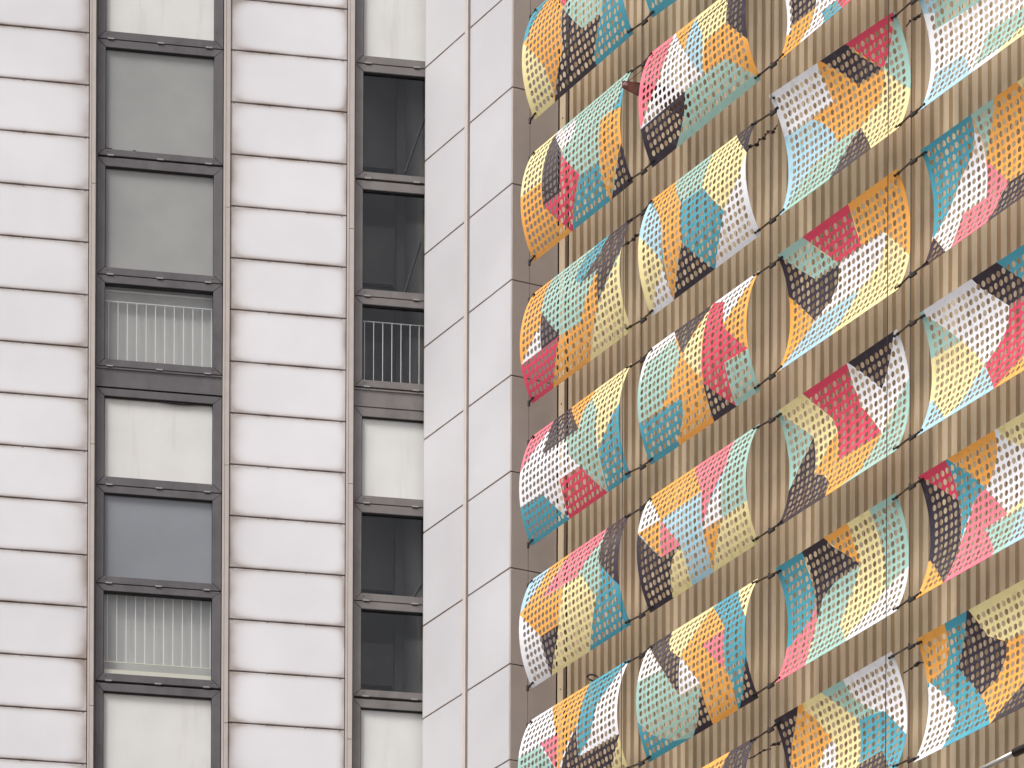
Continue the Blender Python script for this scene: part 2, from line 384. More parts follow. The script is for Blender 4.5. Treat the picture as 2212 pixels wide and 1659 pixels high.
    for f in (.012, .985):
        s = gs0 + W * f
        bm = bmesh.new(); box(bm, P1, s, s + .022, n1 + .0004, n1 + .001, gzb - (gzb - zb) * .42 - .003, gzb - (gzb - zb) * .42 + .002); fixn(bm); part('drain_slot', bm, M['gasket'], fr)
    return fr
SVIS = 0.0
def Z1(x, y): return P1.hit(x, y)[1]
colA = dict(s0=S1(209), s1=S1(480.5), g0=S1(226.3), g1=S1(461.5))
# (top of sash, glass top, glass bottom, bottom of sash) at the left rim
wa = [(-190, -174, 58.75, 73.75, 'white'), (73.75, 93.75, 313.75, 326, 'grey'), (328.5, 351, 569.7, 583.5, 'grey'), (583.5, 603.5, 768.5, 782, 'bars'),
      (828, 848, 1022.4, 1038.7, 'white'), (1038.7, 1057.7, 1238, 1251.7, 'blue'), (1251.7, 1269.7, 1448, 1463, 'bars_sill'), (1466, 1486.7, 1700, 1716, 'white')]
for t, gt, gb, b, k in wa:
    dy = 2.4    # lines were read at the left rim, the plane fits best at the middle
    window(colA['s0'], colA['s1'], Z1(209, b + dy), Z1(209, t + dy), colA['g0'], colA['g1'], Z1(226, gb + dy * .5), Z1(226, gt + dy * .5), k, M['frame'])
# second column, partly behind the pier
colB = dict(s0=S1(766), s1=S1(766) + (colA['s1'] - colA['s0']), g0=S1(783.5)); colB['g1'] = colB['g0'] + (colA['g1'] - colA['g0'])
SVIS = S1(915)
BR = {128.75: (.72, .10, 1.04, .66), 381: (.70, .02, .98, .58), 1081: (.82, -.02, 1.02, .22)}
wb = [(-130, -112, 113.75, 128.75, 'white'), (128.75, 148, 365, 378, 'dark_brace'), (381, 402.5, 618.5, 632.7, 'dark_brace'), (632.7, 651, 814.7, 829, 'dark_bars'),
      (871, 893.7, 1065, 1081, 'white'), (1081, 1101.4, 1276.7, 1291.7, 'dark_low'), (1291.7, 1310, 1485, 1499, 'dark'), (1503, 1524, 1740, 1755, 'white')]
colB['s1'] = min(colB['s1'], 5)
for t, gt, gb, b, k in wb:
    window(colB['s0'], colB['s1'], Z1(766, b + .4), Z1(766, t + .4), colB['g0'], colB['g1'], Z1(783, gb), Z1(783, gt), k, M['frame_b'], br=BR.get(t, (.7, .08, 1, .6)))
# fixed mullions, spandrel bands
for cs0, cs1, (ya, yb), xl, fm in ((sT1b, sT2a, (784.5, 827), 209, 'frame'), (sT3b, colB['s1'] + .03, (831, 870), 766, 'frame_b')):
    bm = bmesh.new()
    box(bm, P1, cs0 + .002, cs1 - .002, -0.11, -0.052, Z1(xl, yb), Z1(xl, ya))
    box(bm, P1, cs0 + .002, cs1 - .002, -0.11, -0.040, Z1(xl, yb) - .006, Z1(xl, yb) + .005)
    box(bm, P1, cs0 + .002, cs1 - .002, -0.11, -0.042, Z1(xl, ya + 4.5), Z1(xl, ya + 1.5))
    fixn(bm); part('spandrel_band', bm, M[fm], bld)
    bm = bmesh.new(); box(bm, P1, cs0 + .001, (cs0 + .03), -0.115, -0.06, ZLO, ZHI - .4)
    box(bm, P1, cs1 - .012 , cs1 - .001, -0.115, -0.06, ZLO, ZHI - .4); fixn(bm); part('frame_reveal', bm, M['gasket'], bld)
    bm = bmesh.new(); box(bm, P1, cs0 + .006, cs0 + .022, -0.115, -0.050, ZLO, ZHI - .4); fixn(bm); part('outer_frame', bm, M[fm], bld)
    bm = bmesh.new(); box(bm, P1, cs0, cs1, -1.25, -1.2, ZLO, ZHI - .4); fixn(bm); part('inner_wall', bm, M['dark_room'], bld)
# moss on the sash ledges
def blob(P, s, n, z, rs, rn, rz):
    bm = bmesh.new(); bmesh.ops.create_icosphere(bm, subdivisions=3, radius=1.0)
    for v in bm.verts:
        q = v.co * (1 + random.uniform(-.18, .18)); v.co = P.w(s + q.x * rs, n + q.y * rn, z + q.z * rz)
    return bm
for x, y, a, b in ((235, 313.5, .038, .010), (291.5, 318.5, .018, .008), (300, 578, .014, .007), (226.5, 769, .012, .010), (452.5, 789, .040, .013), (427, 1040, .012, .007)):
    s, z = P1.hit(x, y + .5); part('moss_tuft', blob(P1, s, -0.066, z, a, .012, b), M['moss'], bld)
# sagging cable of the torn gasket over the white infill
pts = []
for k in range(13):
    f = k / 12; s, z = P1.hit(318 + 130 * f, 853 + 13 * f + 4.5 * math.sin(math.pi * f) + 1.5); pts.append(P1.w(s, -0.062, z))
bm = bmesh.new(); tube(bm, pts, [.004 + .006 * math.sin(math.pi * k / 12) for k in range(13)], 8); part('torn_gasket', bm, M['gasket'], bld)

# pier -----------------------------------------------------------
yP = [150, 351, 551.9, 752, 951, 1151, 1351.7, 1552]
zP = joints(P2, 915, yP, 0.904, ZHI - .4, ZLO)
def S2(x): return P2.hit(x, 830)[0]
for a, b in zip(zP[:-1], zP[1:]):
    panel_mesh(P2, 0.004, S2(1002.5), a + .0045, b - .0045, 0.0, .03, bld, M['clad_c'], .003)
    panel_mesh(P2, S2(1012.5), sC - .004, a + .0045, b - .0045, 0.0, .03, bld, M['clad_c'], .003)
bm = bmesh.new(); box(bm, P2, S2(1003.3), S2(1006.2), -.03, .012, ZLO, ZHI - .4); box(bm, P2, S2(1007.2), S2(1010.6), -.03, .016, ZLO, ZHI - .4)
fixn(bm); part('vertical_trim', bm, M['clad_c'] and M['trim'], bld)
# return, taupe
for a, b in zip(zP[:-1], zP[1:]):
    bm = bmesh.new(); box(bm, P3, .004, sW - .012, -.03, 0, a + .0045, b - .0045); fixn(bm); bmesh.ops.bevel(bm, geom=list(bm.edges), offset=.003, segments=1, affect='EDGES')
    part('return_panel', bm, M['taupe'], bld)
bm = bmesh.new(); box(bm, P3, .01, sW - .002, -.3, -.034, 0, ZHI); fixn(bm); part('return_core', bm, M['joint'], bld)

# ------------------------------------------------------------------ corrugated wall
bm = bmesh.new()
def S4(x): return P4.hit(x, 830)[0]
pitch = 0.1265
s = S4(1227); prof = []; end = S4(2212) + 1.5
while s < end:
    prof += [(s, -.037), (s + .004, -.037), (s + .007, 0.0), (s + .068, 0.0), (s + .072, -.037)]; s += pitch
z0, z1 = 12.0, ZHI
ZW = 12.0
vb = [(bm.verts.new(P4.w(a, n, z0)), bm.verts.new(P4.w(a, n, z1))) for a, n in prof]
for i in range(len(vb) - 1): bm.faces.new([vb[i][0], vb[i + 1][0], vb[i + 1][1], vb[i][1]])
# thickness behind
vk = [bm.verts.new(P4.w(a, -.2, z)) for a, z in ((prof[0][0], z0), (prof[-1][0], z0), (prof[-1][0], z1), (prof[0][0], z1))]
bm.faces.new(vk)
fixn(bm)
cw = thing('corrugated_wall', 'bronze corrugated metal wall behind the colourful hung sheets', 'wall', tuple(P4.w(0, 0, 0)))
part('corrugated_cladding', bm, M['wall'], cw)
bm = bmesh.new(); box(bm, P4, .004, S4(1219.5), -.03, .002, ZLO, ZHI); fixn(bm); part('edge_strip', bm, M['wall'], cw)
bm = bmesh.new(); box(bm, P4, .0, S4(1228), -.2, -.05, 0, ZHI); box(bm, P4, 0.0, end, -.4, -.21, 0, ZHI); box(bm, P4, S4(1228), end, -.2, -.04, 0, ZW - .01); fixn(bm); part('backing', bm, M['joint'], cw)
# rivets of the edge strip
bm = bmesh.new()
z = ZLO + .1
while z < ZHI:
    s = S4(1214); tube(bm, [P4.w(s, .0, z), P4.w(s, .008, z)], .006, 8); z += .54
part('rivets', bm, M['clamp'], cw)

# ------------------------------------------------------------------ hung perforated sheets
T = {'t20': (1106, 0, .25), 't21': (1106, 414.72, .25), 't22': (1106, 829.44, .25), 't23': (1106, 1244.16, .25),
     't30': (1659, 0, .25), 't31': (1659, 414.72, .25), 't32': (1659, 829.44, .25), 't33': (1659, 1244.16, .25),
     'h20': (1106, 207.36, .25), 'h21': (1106, 622.08, .25), 'h22': (1106, 1036.8, .25), 'h30': (1659, 207.36, .25),
     'h31': (1659, 622.08, .4358), 'h32': (1659, 1036.8, .4358)}
def tp(t, p): o = T[t]; return (o[0] + p[0] * o[2], o[1] + p[1] * o[2])
SAG = 0.14
class Sheet:
    def __init__(s, corners, sign, sag=SAG):
        # corners (LT, RT, RB, LB) picture points on the hanging plane
        c = [P5.hit(*p) for p in corners]
        # straighten: keep horizontals horizontal on the wall
        s.sl = [(c[0][0] + c[3][0]) / 2, (c[1][0] + c[2][0]) / 2]
        s.zt = (c[0][1], c[1][1]); s.zb = (c[3][1], c[2][1]); s.sign = sign
        s.phi = 2 * math.atan(2 * sag)
        s.W = s.sl[1] - s.sl[0]; s.ch = ((s.zt[0] - s.zb[0]) + (s.zt[1] - s.zb[1])) / 2
        s.R = s.ch / (2 * math.sin(s.phi)); s.L = 2 * s.phi * s.R
        s.c = c
    def pt(s, u, v, off=0.0):
        """u 0..1 along, v 0..1 up the arc"""
        ph = (2 * v - 1) * s.phi
        t = .5 + math.sin(ph) / (2 * math.sin(s.phi))
        R = s.R + off * s.sign
        k = s.sign * (R * math.cos(ph) - s.R * math.cos(s.phi))
        t += off * s.sign * math.sin(ph) / s.ch
        ll = s.c[3][0] + (s.c[0][0] - s.c[3][0]) * t; rr = s.c[2][0] + (s.c[1][0] - s.c[2][0]) * t
        a = ll + (rr - ll) * u
        zb = s.zb[0] + (s.zb[1] - s.zb[0]) * u; zt = s.zt[0] + (s.zt[1] - s.zt[0]) * u
        return P5.w(a, k, zb + (zt - zb) * t)
    def grid(s):
        s.g = []
        for i in range(-6, 47):
            for j in range(-3, 44):
                u, v = i / 40, j / 40
                s.g.append((u, v) + project(s.pt(u, v)))
    def inv(s, x, y):
        b = min(s.g, key=lambda q: (q[2] - x) ** 2 + (q[3] - y) ** 2)
        u, v = b[0], b[1]
        h = 1e-3
        for _ in range(4):
            p = project(s.pt(u, v)); pu = project(s.pt(u + h, v)); pv = project(s.pt(u, v + h))
            a, c = (pu[0] - p[0]) / h, (pu[1] - p[1]) / h; b_, d = (pv[0] - p[0]) / h, (pv[1] - p[1]) / h
            det = a * d - b_ * c
            if abs(det) < 1e-6: break
            ex, ey = x - p[0], y - p[1]
            du = (ex * d - ey * b_) / det; dv = (ey * a - ex * c) / det
            du = max(-.03, min(.03, du)); dv = max(-.03, min(.03, dv))
            u += du; v += dv
            u = max(-.16, min(1.16, u)); v = max(-.08, min(1.08, v))
        return (u, v)
def inside(poly, x, y):
    c = False; j = len(poly) - 1
    for i in range(len(poly)):
        xi, yi = poly[i]; xj, yj = poly[j]
        if (yi > y) != (yj > y) and x < (xj - xi) * (y - yi) / (yj - yi) + xi: c = not c
        j = i
    return c
PU, PV, HR = 0.0640, 0.068, 0.0238
def build_sheet(sh, base, patches, parent):
    W, L = sh.W, sh.L
    sh.grid()
    ncol = int((W - .06) / PU); rows = int((L - .05) / PV)
    mu = (W - ncol * PU) / 2; mv = (L - rows * PV) / 2
    bm = bmesh.new(); cache = {}
    def V(x, y):
        k = (round(x, 5), round(y, 5))
        v = cache.get(k)
        if v is None: v = cache[k] = bm.verts.new((x, y, 0))
        return v
    def quad(*p): bm.faces.new([V(*q) for q in p])
    for i in range(ncol):
        x0 = mu + i * PU; x1 = x0 + PU; xm = x0 + PU / 2; odd = 0
        # top / bottom margins
        for (ya, yb) in ((0, mv), (L - mv, L)):
            quad((x0, ya), (xm, ya), (xm, yb), (x0, yb)); quad((xm, ya), (x1, ya), (x1, yb), (xm, yb))
        ys = []
        if odd:
            for (ya, yb) in ((mv, mv + PV / 2), (L - mv - PV / 2, L - mv)):
                quad((x0, ya), (xm, ya), (xm, yb), (x0, yb)); quad((xm, ya), (x1, ya), (x1, yb), (xm, yb))
            ys = [mv + PV / 2 + k * PV for k in range(rows - 1)]
        else: ys = [mv + k * PV for k in range(rows)]
        for y0 in ys:
            y1 = y0 + PV; ym = y0 + PV / 2
            O = [(x1, ym), (x1, y1), (xm, y1), (x0, y1), (x0, ym), (x0, y0), (xm, y0), (x1, y0)]
            I = [(xm + HR * math.cos(math.pi * k / 8), ym + HR * math.sin(math.pi * k / 8)) for k in range(16)]
            for k in range(8):
                quad(O[k], I[(2 * k + 1) % 16], I[2 * k])
                quad(O[k], O[(k + 1) % 8], I[(2 * k + 2) % 16], I[(2 * k + 1) % 16])
    # side margins
    yl = [0, mv] + [mv + PV / 2 * k for k in range(1, 2 * rows)] + [L - mv, L]
    for (xa, xb) in ((0, mu), (W - mu, W)):
        for ya, yb in zip(yl[:-1], yl[1:]): quad((xa, ya), (xb, ya), (xb, yb), (xa, yb))
    # patches -> flat coordinates
    polys = []
    for (col, t, pts) in patches:
        uvs = [sh.inv(*tp(t, p)) for p in pts]
        polys.append((col, [(u * W, v * L) for u, v in uvs]))
    # cut the sheet along the patch outlines
    for ci, (_, pl) in enumerate(polys):
        for a, b in zip(pl, pl[1:] + pl[:1]):
            A = Vector((a[0], a[1], 0)); B = Vector((b[0], b[1], 0)); d = B - A; ln = d.length
            if ln < 1e-4: continue
            d /= ln; nrm = Vector((-d.y, d.x, 0)); fs = []
            for f in bm.faces:
                lo = 1e9; hi = -1e9; tl = 1e9; th = -1e9
                for v in f.verts:
                    q = v.co - A; dd = q.x * nrm.x + q.y * nrm.y; tt = q.x * d.x + q.y * d.y
                    if dd < lo: lo = dd
                    if dd > hi: hi = dd
                    if tt < tl: tl = tt
                    if tt > th: th = tt
                if lo < -1e-4 and hi > 1e-4 and th > -.002 and tl < ln + .002: fs.append(f)
            if fs:
                es = set(); vs = set()
                for f in fs: es.update(f.edges); vs.update(f.verts)
                bmesh.ops.bisect_plane(bm, geom=list(vs) + list(es) + fs, dist=1e-5, plane_co=A, plane_no=nrm)
    for f in bm.faces:
        c = f.calc_center_median(); k = base; hit = False
        for col, pl in polys:
            if inside(pl, c.x, c.y): k = col; hit = True
        if not hit and (c.x < .04 or c.x > W - .04 or c.y < .05 or c.y > L - .05):
            qx, qy = min(max(c.x, .04), W - .04), min(max(c.y, .05), L - .05)
            for col, pl in polys:
                if inside(pl, qx, qy): k = col
        f.material_index = PKEYS.index(k)
    for v in bm.verts: v.co = sh.pt(v.co.x / W, v.co.y / L)
    bm.normal_update()
    o = part('sheet', bm, [PAINT[k] for k in PKEYS], parent)
    md = o.modifiers.new('thickness', 'SOLIDIFY'); md.thickness = 0.0022; md.offset = 0
    # corner bolts
    for u, v in ((.028, .035), (.972, .035), (.972, .965), (.028, .965)):
        a = sh.pt(u, v, .002); b = sh.pt(u, v, -.02) if sh.sign > 0 else sh.pt(u, v, .02)
        nn = (sh.pt(u, v, .01) - sh.pt(u, v)).normalized()
        bm = bmesh.new(); tube(bm, [sh.pt(u, v) - nn * .016, sh.pt(u, v) + nn * .016], .0105, 10); part('bolt', bm, M['clamp'], parent)
    return o

from_top = {0: 'topmost', 1: 'second from the top', 2: 'third from the top', 3: 'fourth from the top', 4: 'fifth from the top', 5: 'sixth from the top', 6: 'lowest'}
colname = {1: 'in the column next to the white pier', 2: 'in the second column from the pier', 3: 'in the third column from the pier', 4: 'in the rightmost column'}
# key: (tile of corners, corners LT RT RB LB, base, patches, look)
SH = {}
SH['1a'] = ('t20', [(200, 85), (1050, -690), (1050, 290), (197, 1035)], 'B', [
 ('O', 't20', [(108, 385), (300, 10), (450, -300), (470, -60), (435, 100), (440, 420), (400, 600), (375, 890), (350, 760), (290, 590), (190, 460)]),
 ('C', 't20', [(100, 380), (190, 460), (290, 590), (350, 760), (378, 900), (195, 1060), (60, 800), (60, 500)]),
 ('R', 't20', [(445, 60), (450, -200), (560, -200), (490, 0)]),
 ('M', 't20', [(440, 70), (490, 0), (600, -300), (840, -300), (775, 115), (605, 245)]),
 ('D', 't20', [(440, 70), (605, 245), (775, 113), (735, 260), (705, 610), (370, 905), (400, 600), (440, 420)])], 'blue, orange and cream sheet with an aubergine chevron')
SH['1b'] = ('h20', [(185, 490), (1050, -245), (1048, 745), (190, 1435)], 'M', [
 ('W', 'h20', [(375, 345), (560, 190), (540, 330), (432, 480)]),  # sheen along the top ridge, painted as a white patch on the mint
 ('C', 'h20', [(180, 470), (378, 335), (330, 420), (290, 540), (265, 700), (258, 800), (60, 930), (50, 700)]),
 ('O', 'h20', [(60, 890), (258, 740), (270, 945), (525, 1170), (190, 1460), (60, 1100)]),
 ('O', 'h20', [(760, 215), (830, 150), (945, 75), (965, 300), (945, 420), (855, 905), (800, 780), (770, 620), (750, 430)]),
 ('B', 'h20', [(900, 60), (975, -90), (960, 90), (870, 120)]),
 ('D', 'h20', [(945, 400), (1060, 755), (858, 915), (885, 760)]),
 ('R', 'h20', [(420, 500), (585, 680), (545, 870), (525, 1175), (270, 945), (425, 825), (415, 650)]),
 ('B', 'h20', [(585, 690), (750, 570), (800, 780), (858, 905), (528, 1175), (545, 870)]),
 ('D', 'h20', [(375, 340), (430, 470), (420, 600), (415, 700), (425, 825), (270, 945), (258, 800), (262, 680), (290, 540), (335, 410)])], 'sheet with an aubergine leaf shape beside a crimson patch')
SH['1c'] = ('t21', [(185, 880), (1045, 215), (1040, 1195), (175, 1830)], 'M', [
 ('O', 't21', [(185, 870), (352, 755), (290, 880), (255, 1050), (248, 1180), (120, 1450), (70, 1510), (40, 1300)]),
 ('W', 't21', [(247, 1150), (257, 1368), (80, 1505), (110, 1430)]),
 ('D', 't21', [(258, 1040), (412, 1238), (256, 1368), (245, 1200)]),
 ('R', 't21', [(75, 1500), (412, 1240), (385, 1400), (360, 1710), (175, 1860), (50, 1600)]),
 ('O', 't21', [(412, 1240), (600, 1115), (620, 980), (670, 830), (745, 665), (748, 960), (720, 1100), (690, 1300), (678, 1475), (358, 1710), (385, 1400)]),
 ('B', 't21', [(540, 770), (640, 560), (860, 350), (760, 560), (650, 700), (595, 785)]),
 ('C', 't21', [(948, 470), (960, 700), (1060, 1200), (675, 1480), (700, 1250), (730, 1080), (760, 920), (820, 780), (930, 540)]),
 ('D', 't21', [(1060, 195), (860, 350), (760, 530), (680, 650), (595, 785), (745, 663), (745, 950), (815, 775), (940, 500)])], 'sheet with an aubergine hooked stripe, mint field and crimson corner')
SH['1d'] = ('t22', [(180, 450), (1040, -180), (1030, 795), (168, 1400)], 'W', [
 ('K', 't22', [(180, 430), (368, 315), (345, 370), (240, 510), (150, 640), (70, 770), (50, 600)]),
 ('D', 't22', [(365, 315), (515, 215), (578, 385), (268, 610), (310, 470)]),
 ('O', 't22', [(515, 205), (780, 15), (720, 120), (620, 220), (578, 388)]),
 ('C', 't22', [(735, 40), (1055, -200), (945, 140), (860, 270), (800, 440), (745, 560), (735, 240), (680, 130)]),
 ('M', 't22', [(470, 465), (578, 385), (620, 220), (700, 120), (735, 240), (740, 560), (770, 640), (800, 800), (842, 955), (590, 710), (480, 600)]),
 ('B', 't22', [(945, 140), (1050, 800), (842, 955), (790, 760), (745, 560), (800, 430), (870, 260)]),
 ('R', 't22', [(412, 822), (592, 708), (840, 945), (505, 1180), (440, 960)]),
 ('B', 't22', [(65, 1072), (260, 948), (512, 1172), (160, 1430), (50, 1200)])], 'mostly white sheet with a crimson and a blue patch at its foot')
SH['1e'] = ('h22', [(170, 865), (1025, 280), (1030, 1250), (175, 1800)], 'M', [
 ('S', 'h22', [(170, 850), (352, 735), (260, 880), (150, 1050), (65, 1170), (50, 1000)]),
 ('O', 'h22', [(65, 1165), (150, 1050), (260, 880), (350, 730), (518, 625), (400, 780), (260, 1025), (452, 905), (430, 1010), (402, 1252), (245, 1354), (190, 1290)]),
 ('K', 'h22', [(513, 630), (837, 390), (780, 520), (640, 700), (560, 835), (262, 1022), (400, 790)]),
 ('C', 'h22', [(450, 908), (600, 810), (700, 980), (728, 1000), (700, 1200), (678, 1490), (342, 1710), (385, 1400), (403, 1250), (430, 1010)]),
 ('B', 'h22', [(755, 725), (934, 912), (1050, 1255), (676, 1500), (700, 1200), (730, 1010), (780, 880)]),
 ('D', 'h22', [(835, 388), (1035, 265), (955, 600), (934, 914), (753, 720), (750, 640), (790, 520)]),
 ('D', 'h22', [(248, 1352), (405, 1250), (385, 1400), (342, 1710), (300, 1560)]),
 ('W', 'h22', [(60, 1160), (190, 1290), (248, 1355), (300, 1560), (345, 1705), (175, 1840), (50, 1500), (30, 1300)])], 'sheet with a white lower left edge and aubergine right shoulder')
SH['1f'] = ('t23', [(160, 1250), (1025, 710), (1020, 1690), (165, 2195)], 'W', [
 ('O', 't23', [(350, 1135), (675, 930), (615, 1080), (575, 1260), (500, 1400), (440, 1560), (400, 1700), (390, 1400), (360, 1230)]),
 ('M', 't23', [(50, 1580), (240, 1470), (320, 1580), (420, 1720), (160, 2250), (30, 1700)]),
 ('K', 't23', [(245, 1440), (402, 1362), (392, 1680), (320, 1570)]),
 ('B', 't23', [(672, 930), (1040, 695), (880, 900), (760, 1100), (720, 1200), (680, 1380), (578, 1562), (570, 1260), (615, 1080)]),
 ('W', 't23', [(1035, 740), (940, 1000), (928, 1365), (580, 1562), (680, 1380), (740, 1100), (900, 880)]),
 ('D', 't23', [(928, 1363), (868, 1640), (840, 1800), (400, 2000), (440, 1600), (560, 1290), (578, 1562)]),
 ('C', 't23', [(930, 1362), (1040, 1700), (800, 1900), (868, 1640)])], 'white and orange sheet with an aubergine triangle')
SH['2z'] = ('t20', [(1210, -830), (2150, -1500), (2150, -520), (1213, 155)], 'B', [
 ('O', 't20', [(1400, -200), (2200, -600), (2200, -900), (1400, -500)])], 'blue corner of a sheet')
SH['2a'] = ('t20', [(1200, 460), (2110, -260), (2152, 685), (1214, 1450)], 'C', [
 ('K', 't20', [(1190, 440), (1417, 280), (1340, 470), (1280, 660), (1180, 900), (1120, 1120), (1080, 900), (1100, 600)]),
 ('W', 't20', [(1415, 285), (1500, 450), (1590, 570), (1648, 652), (1480, 805), (1115, 1120), (1180, 910), (1290, 640), (1350, 440)]),
 ('O', 't20', [(1415, 280), (1605, 145), (1530, 290), (1490, 440)]),
 ('S', 't20', [(1595, 155), (1640, 280), (1650, 400), (1650, 655), (1490, 440), (1530, 280)]),
 ('D', 't20', [(1865, 30), (1880, -120), (2060, -180), (2055, 355), (1850, 188)]),
 ('O', 't20', [(1850, 190), (2055, 350), (2160, 680), (1960, 565), (1850, 508), (1655, 642), (1660, 400), (1700, 330)]),
 ('M', 't20', [(1655, 650), (1850, 508), (1960, 565), (2175, 690), (1415, 1300), (1450, 1150), (1490, 970), (1497, 785)]),
 ('D', 't20', [(1112, 1118), (1497, 788), (1490, 970), (1460, 1130), (1415, 1300), (1205, 1480)])], 'crimson and white sheet with a green lower edge, thin cable over it')
SH['2b'] = ('h20', [(1203, 905), (2120, 205), (2152, 1195), (1208, 1908)], 'B', [
 ('M', 'h20', [(1410, 755), (1752, 485), (1700, 640), (1650, 790), (1470, 920)]),
 ('S', 'h20', [(1190, 915), (1270, 1030), (1300, 1150), (1300, 1450), (1220, 1330), (1100, 1220), (1110, 1100)]),
 ('C', 'h20', [(1095, 1212), (1220, 1330), (1300, 1440), (1310, 1500), (1250, 1640), (1215, 1900), (1180, 1900), (1060, 1500)]),
 ('W', 'h20', [(1310, 1480), (1402, 1770), (1205, 1930), (1250, 1650)]),
 ('O', 'h20', [(1208, 900), (1412, 752), (1430, 850), (1460, 920), (1455, 1100), (1470, 1270), (1440, 1400), (1404, 1765), (1350, 1600), (1310, 1400), (1300, 1150), (1270, 1030)]),
 ('C', 'h20', [(1748, 490), (1940, 335), (2030, 488), (1960, 700), (1832, 990), (1740, 900), (1640, 780)]),
 ('D', 'h20', [(1940, 330), (2140, 185), (2060, 500), (2025, 485)]),
 ('W', 'h20', [(2030, 480), (2060, 700), (2175, 1200), (1757, 1510), (1790, 1250), (1832, 988), (1960, 700)]),
 ('D', 'h20', [(1470, 1268), (1760, 1500), (1402, 1780), (1440, 1420)])], 'sheet with a tall orange stripe and a blue field')
SH['2c'] = ('h21', [(1200, 525), (2140, -150), (2150, 880), (1203, 1530)], 'O', [
 ('M', 'h21', [(1190, 515), (1407, 380), (1450, 560), (1460, 600), (1400, 720), (1360, 870), (1300, 1030), (1095, 1170), (1070, 900), (1100, 700)]),
 ('W', 'h21', [(1190, 515), (1407, 375), (1415, 440), (1180, 640), (1110, 820)]),
 ('D', 'h21', [(1405, 375), (1740, 135), (1690, 210), (1600, 340), (1510, 500), (1480, 572), (1430, 460)]),
 ('C', 'h21', [(1738, 140), (1690, 260), (1650, 400), (1640, 560), (1640, 780), (1560, 700), (1470, 590), (1520, 480), (1620, 330)]),
 ('W', 'h21', [(1745, 130), (2150, -160), (1980, 80), (1830, 300), (1830, 125)]),
 ('O', 'h21', [(2155, -165), (2070, 100), (2060, 300), (2050, 530), (1840, 350), (1830, 310), (1930, 150)]),
 ('R', 'h21', [(1743, 132), (1838, 120), (1830, 340), (2035, 522), (1835, 642), (1870, 800), (1940, 1022), (1657, 830), (1640, 700), (1650, 450), (1690, 250)]),
 ('M', 'h21', [(2032, 530), (2175, 890), (1937, 1025), (1870, 800), (1835, 645)]),
 ('D', 'h21', [(1652, 820), (1943, 1022), (1752, 1165), (1700, 1000)]),
 ('B', 'h21', [(1085, 1175), (1470, 948), (1480, 1100), (1450, 1250), (1390, 1415), (1195, 1560), (1110, 1400)])], 'orange centred sheet with a crimson arrow at its right side')
SH['2d'] = ('h22', [(1190, 155), (2140, -484), (2135, 540), (1197, 1150)], 'S', [
 ('O', 'h22', [(1188, 135), (1582, -105), (1640, 95), (1285, 345), (1230, 230)]),
 ('W', 'h22', [(1180, 140), (1230, 230), (1285, 343), (1085, 468), (1090, 350)]),
 ('O', 'h22', [(1085, 462), (1287, 338), (1290, 668), (1110, 480)]),
 ('K', 'h22', [(1290, 345), (1457, 555), (1290, 670), (1280, 500)]),
 ('M', 'h22', [(1925, -345), (2165, -500), (2060, 0), (2040, 175), (1815, 322), (1810, 0), (1870, -150)]),
 ('K', 'h22', [(1580, -100), (1928, -345), (1850, -120), (1700, 200), (1648, 400), (1635, 250), (1640, 95)]),
 ('W', 'h22', [(1812, 20), (1815, 322), (1648, 432), (1700, 220)]),
 ('O', 'h22', [(1648, 430), (1815, 322), (1780, 500), (1750, 650), (1745, 800), (1700, 650)]),
 ('C', 'h22', [(1815, 325), (2035, 175), (2165, 545), (1743, 805), (1750, 650), (1780, 500)]),
 ('C', 'h22', [(1458, 565), (1500, 700), (1562, 915), (1390, 1020), (1370, 800), (1385, 680)]),
 ('D', 'h22', [(1085, 462), (1290, 670), (1457, 558), (1385, 680), (1370, 820), (1392, 1030), (1185, 1175), (1060, 800)])], 'blue sheet with an aubergine lower left and a small red triangle')
SH['2e'] = ('t23', [(1193, 605), (2128, 20), (2132, 1052), (1185, 1612)], 'O', [
 ('W', 't23', [(1185, 595), (1300, 805), (1095, 915), (1090, 800), (1130, 680)]),
 ('D', 't23', [(1190, 595), (1392, 475), (1360, 580), (1370, 650), (1440, 700), (1457, 700), (1453, 1032), (1300, 805)]),
 ('C', 't23', [(1390, 475), (1750, 262), (1650, 400), (1540, 560), (1450, 702), (1368, 645), (1362, 560)]),
 ('W', 't23', [(1455, 700), (1490, 740), (1625, 922), (1450, 1032)]),
 ('B', 't23', [(1740, 270), (1962, 128), (2015, 340), (2018, 700), (2000, 1000), (1963, 1165), (1900, 930), (1850, 800), (1840, 450), (1790, 350)]),
 ('C', 't23', [(1960, 128), (2150, 8), (2050, 360), (2012, 340)]),
 ('K', 't23', [(1638, 590), (1842, 453), (1837, 800), (1750, 720)]),
 ('D', 't23', [(2018, 690), (2160, 1055), (1963, 1165), (2000, 1000)]),
 ('M', 't23', [(1092, 912), (1300, 803), (1450, 1034), (1632, 925), (1620, 1200), (1565, 1405), (1480, 1440), (1250, 1400), (1090, 1265), (1060, 1100)]),
 ('B', 't23', [(1088, 1262), (1200, 1370), (1400, 1425), (1572, 1392), (1175, 1640), (1110, 1450)]),
 ('D', 't23', [(1632, 945), (1742, 1292), (1562, 1400), (1610, 1240)])], 'sheet with a large mint field and blue foot, red triangle above')
SH['2f'] = ('t23', [(1190, 1920), (2112, 1385), (2125, 2370), (1190, 2900)], 'O', [
 ('D', 't23', [(1928, 1455), (2130, 1370), (2060, 1760), (1700, 1900), (1800, 1700)]),
 ('C', 't23', [(1300, 2000), (1600, 1900), (1600, 2300), (1300, 2400)])], 'orange and aubergine sheet cut by the lower frame edge')
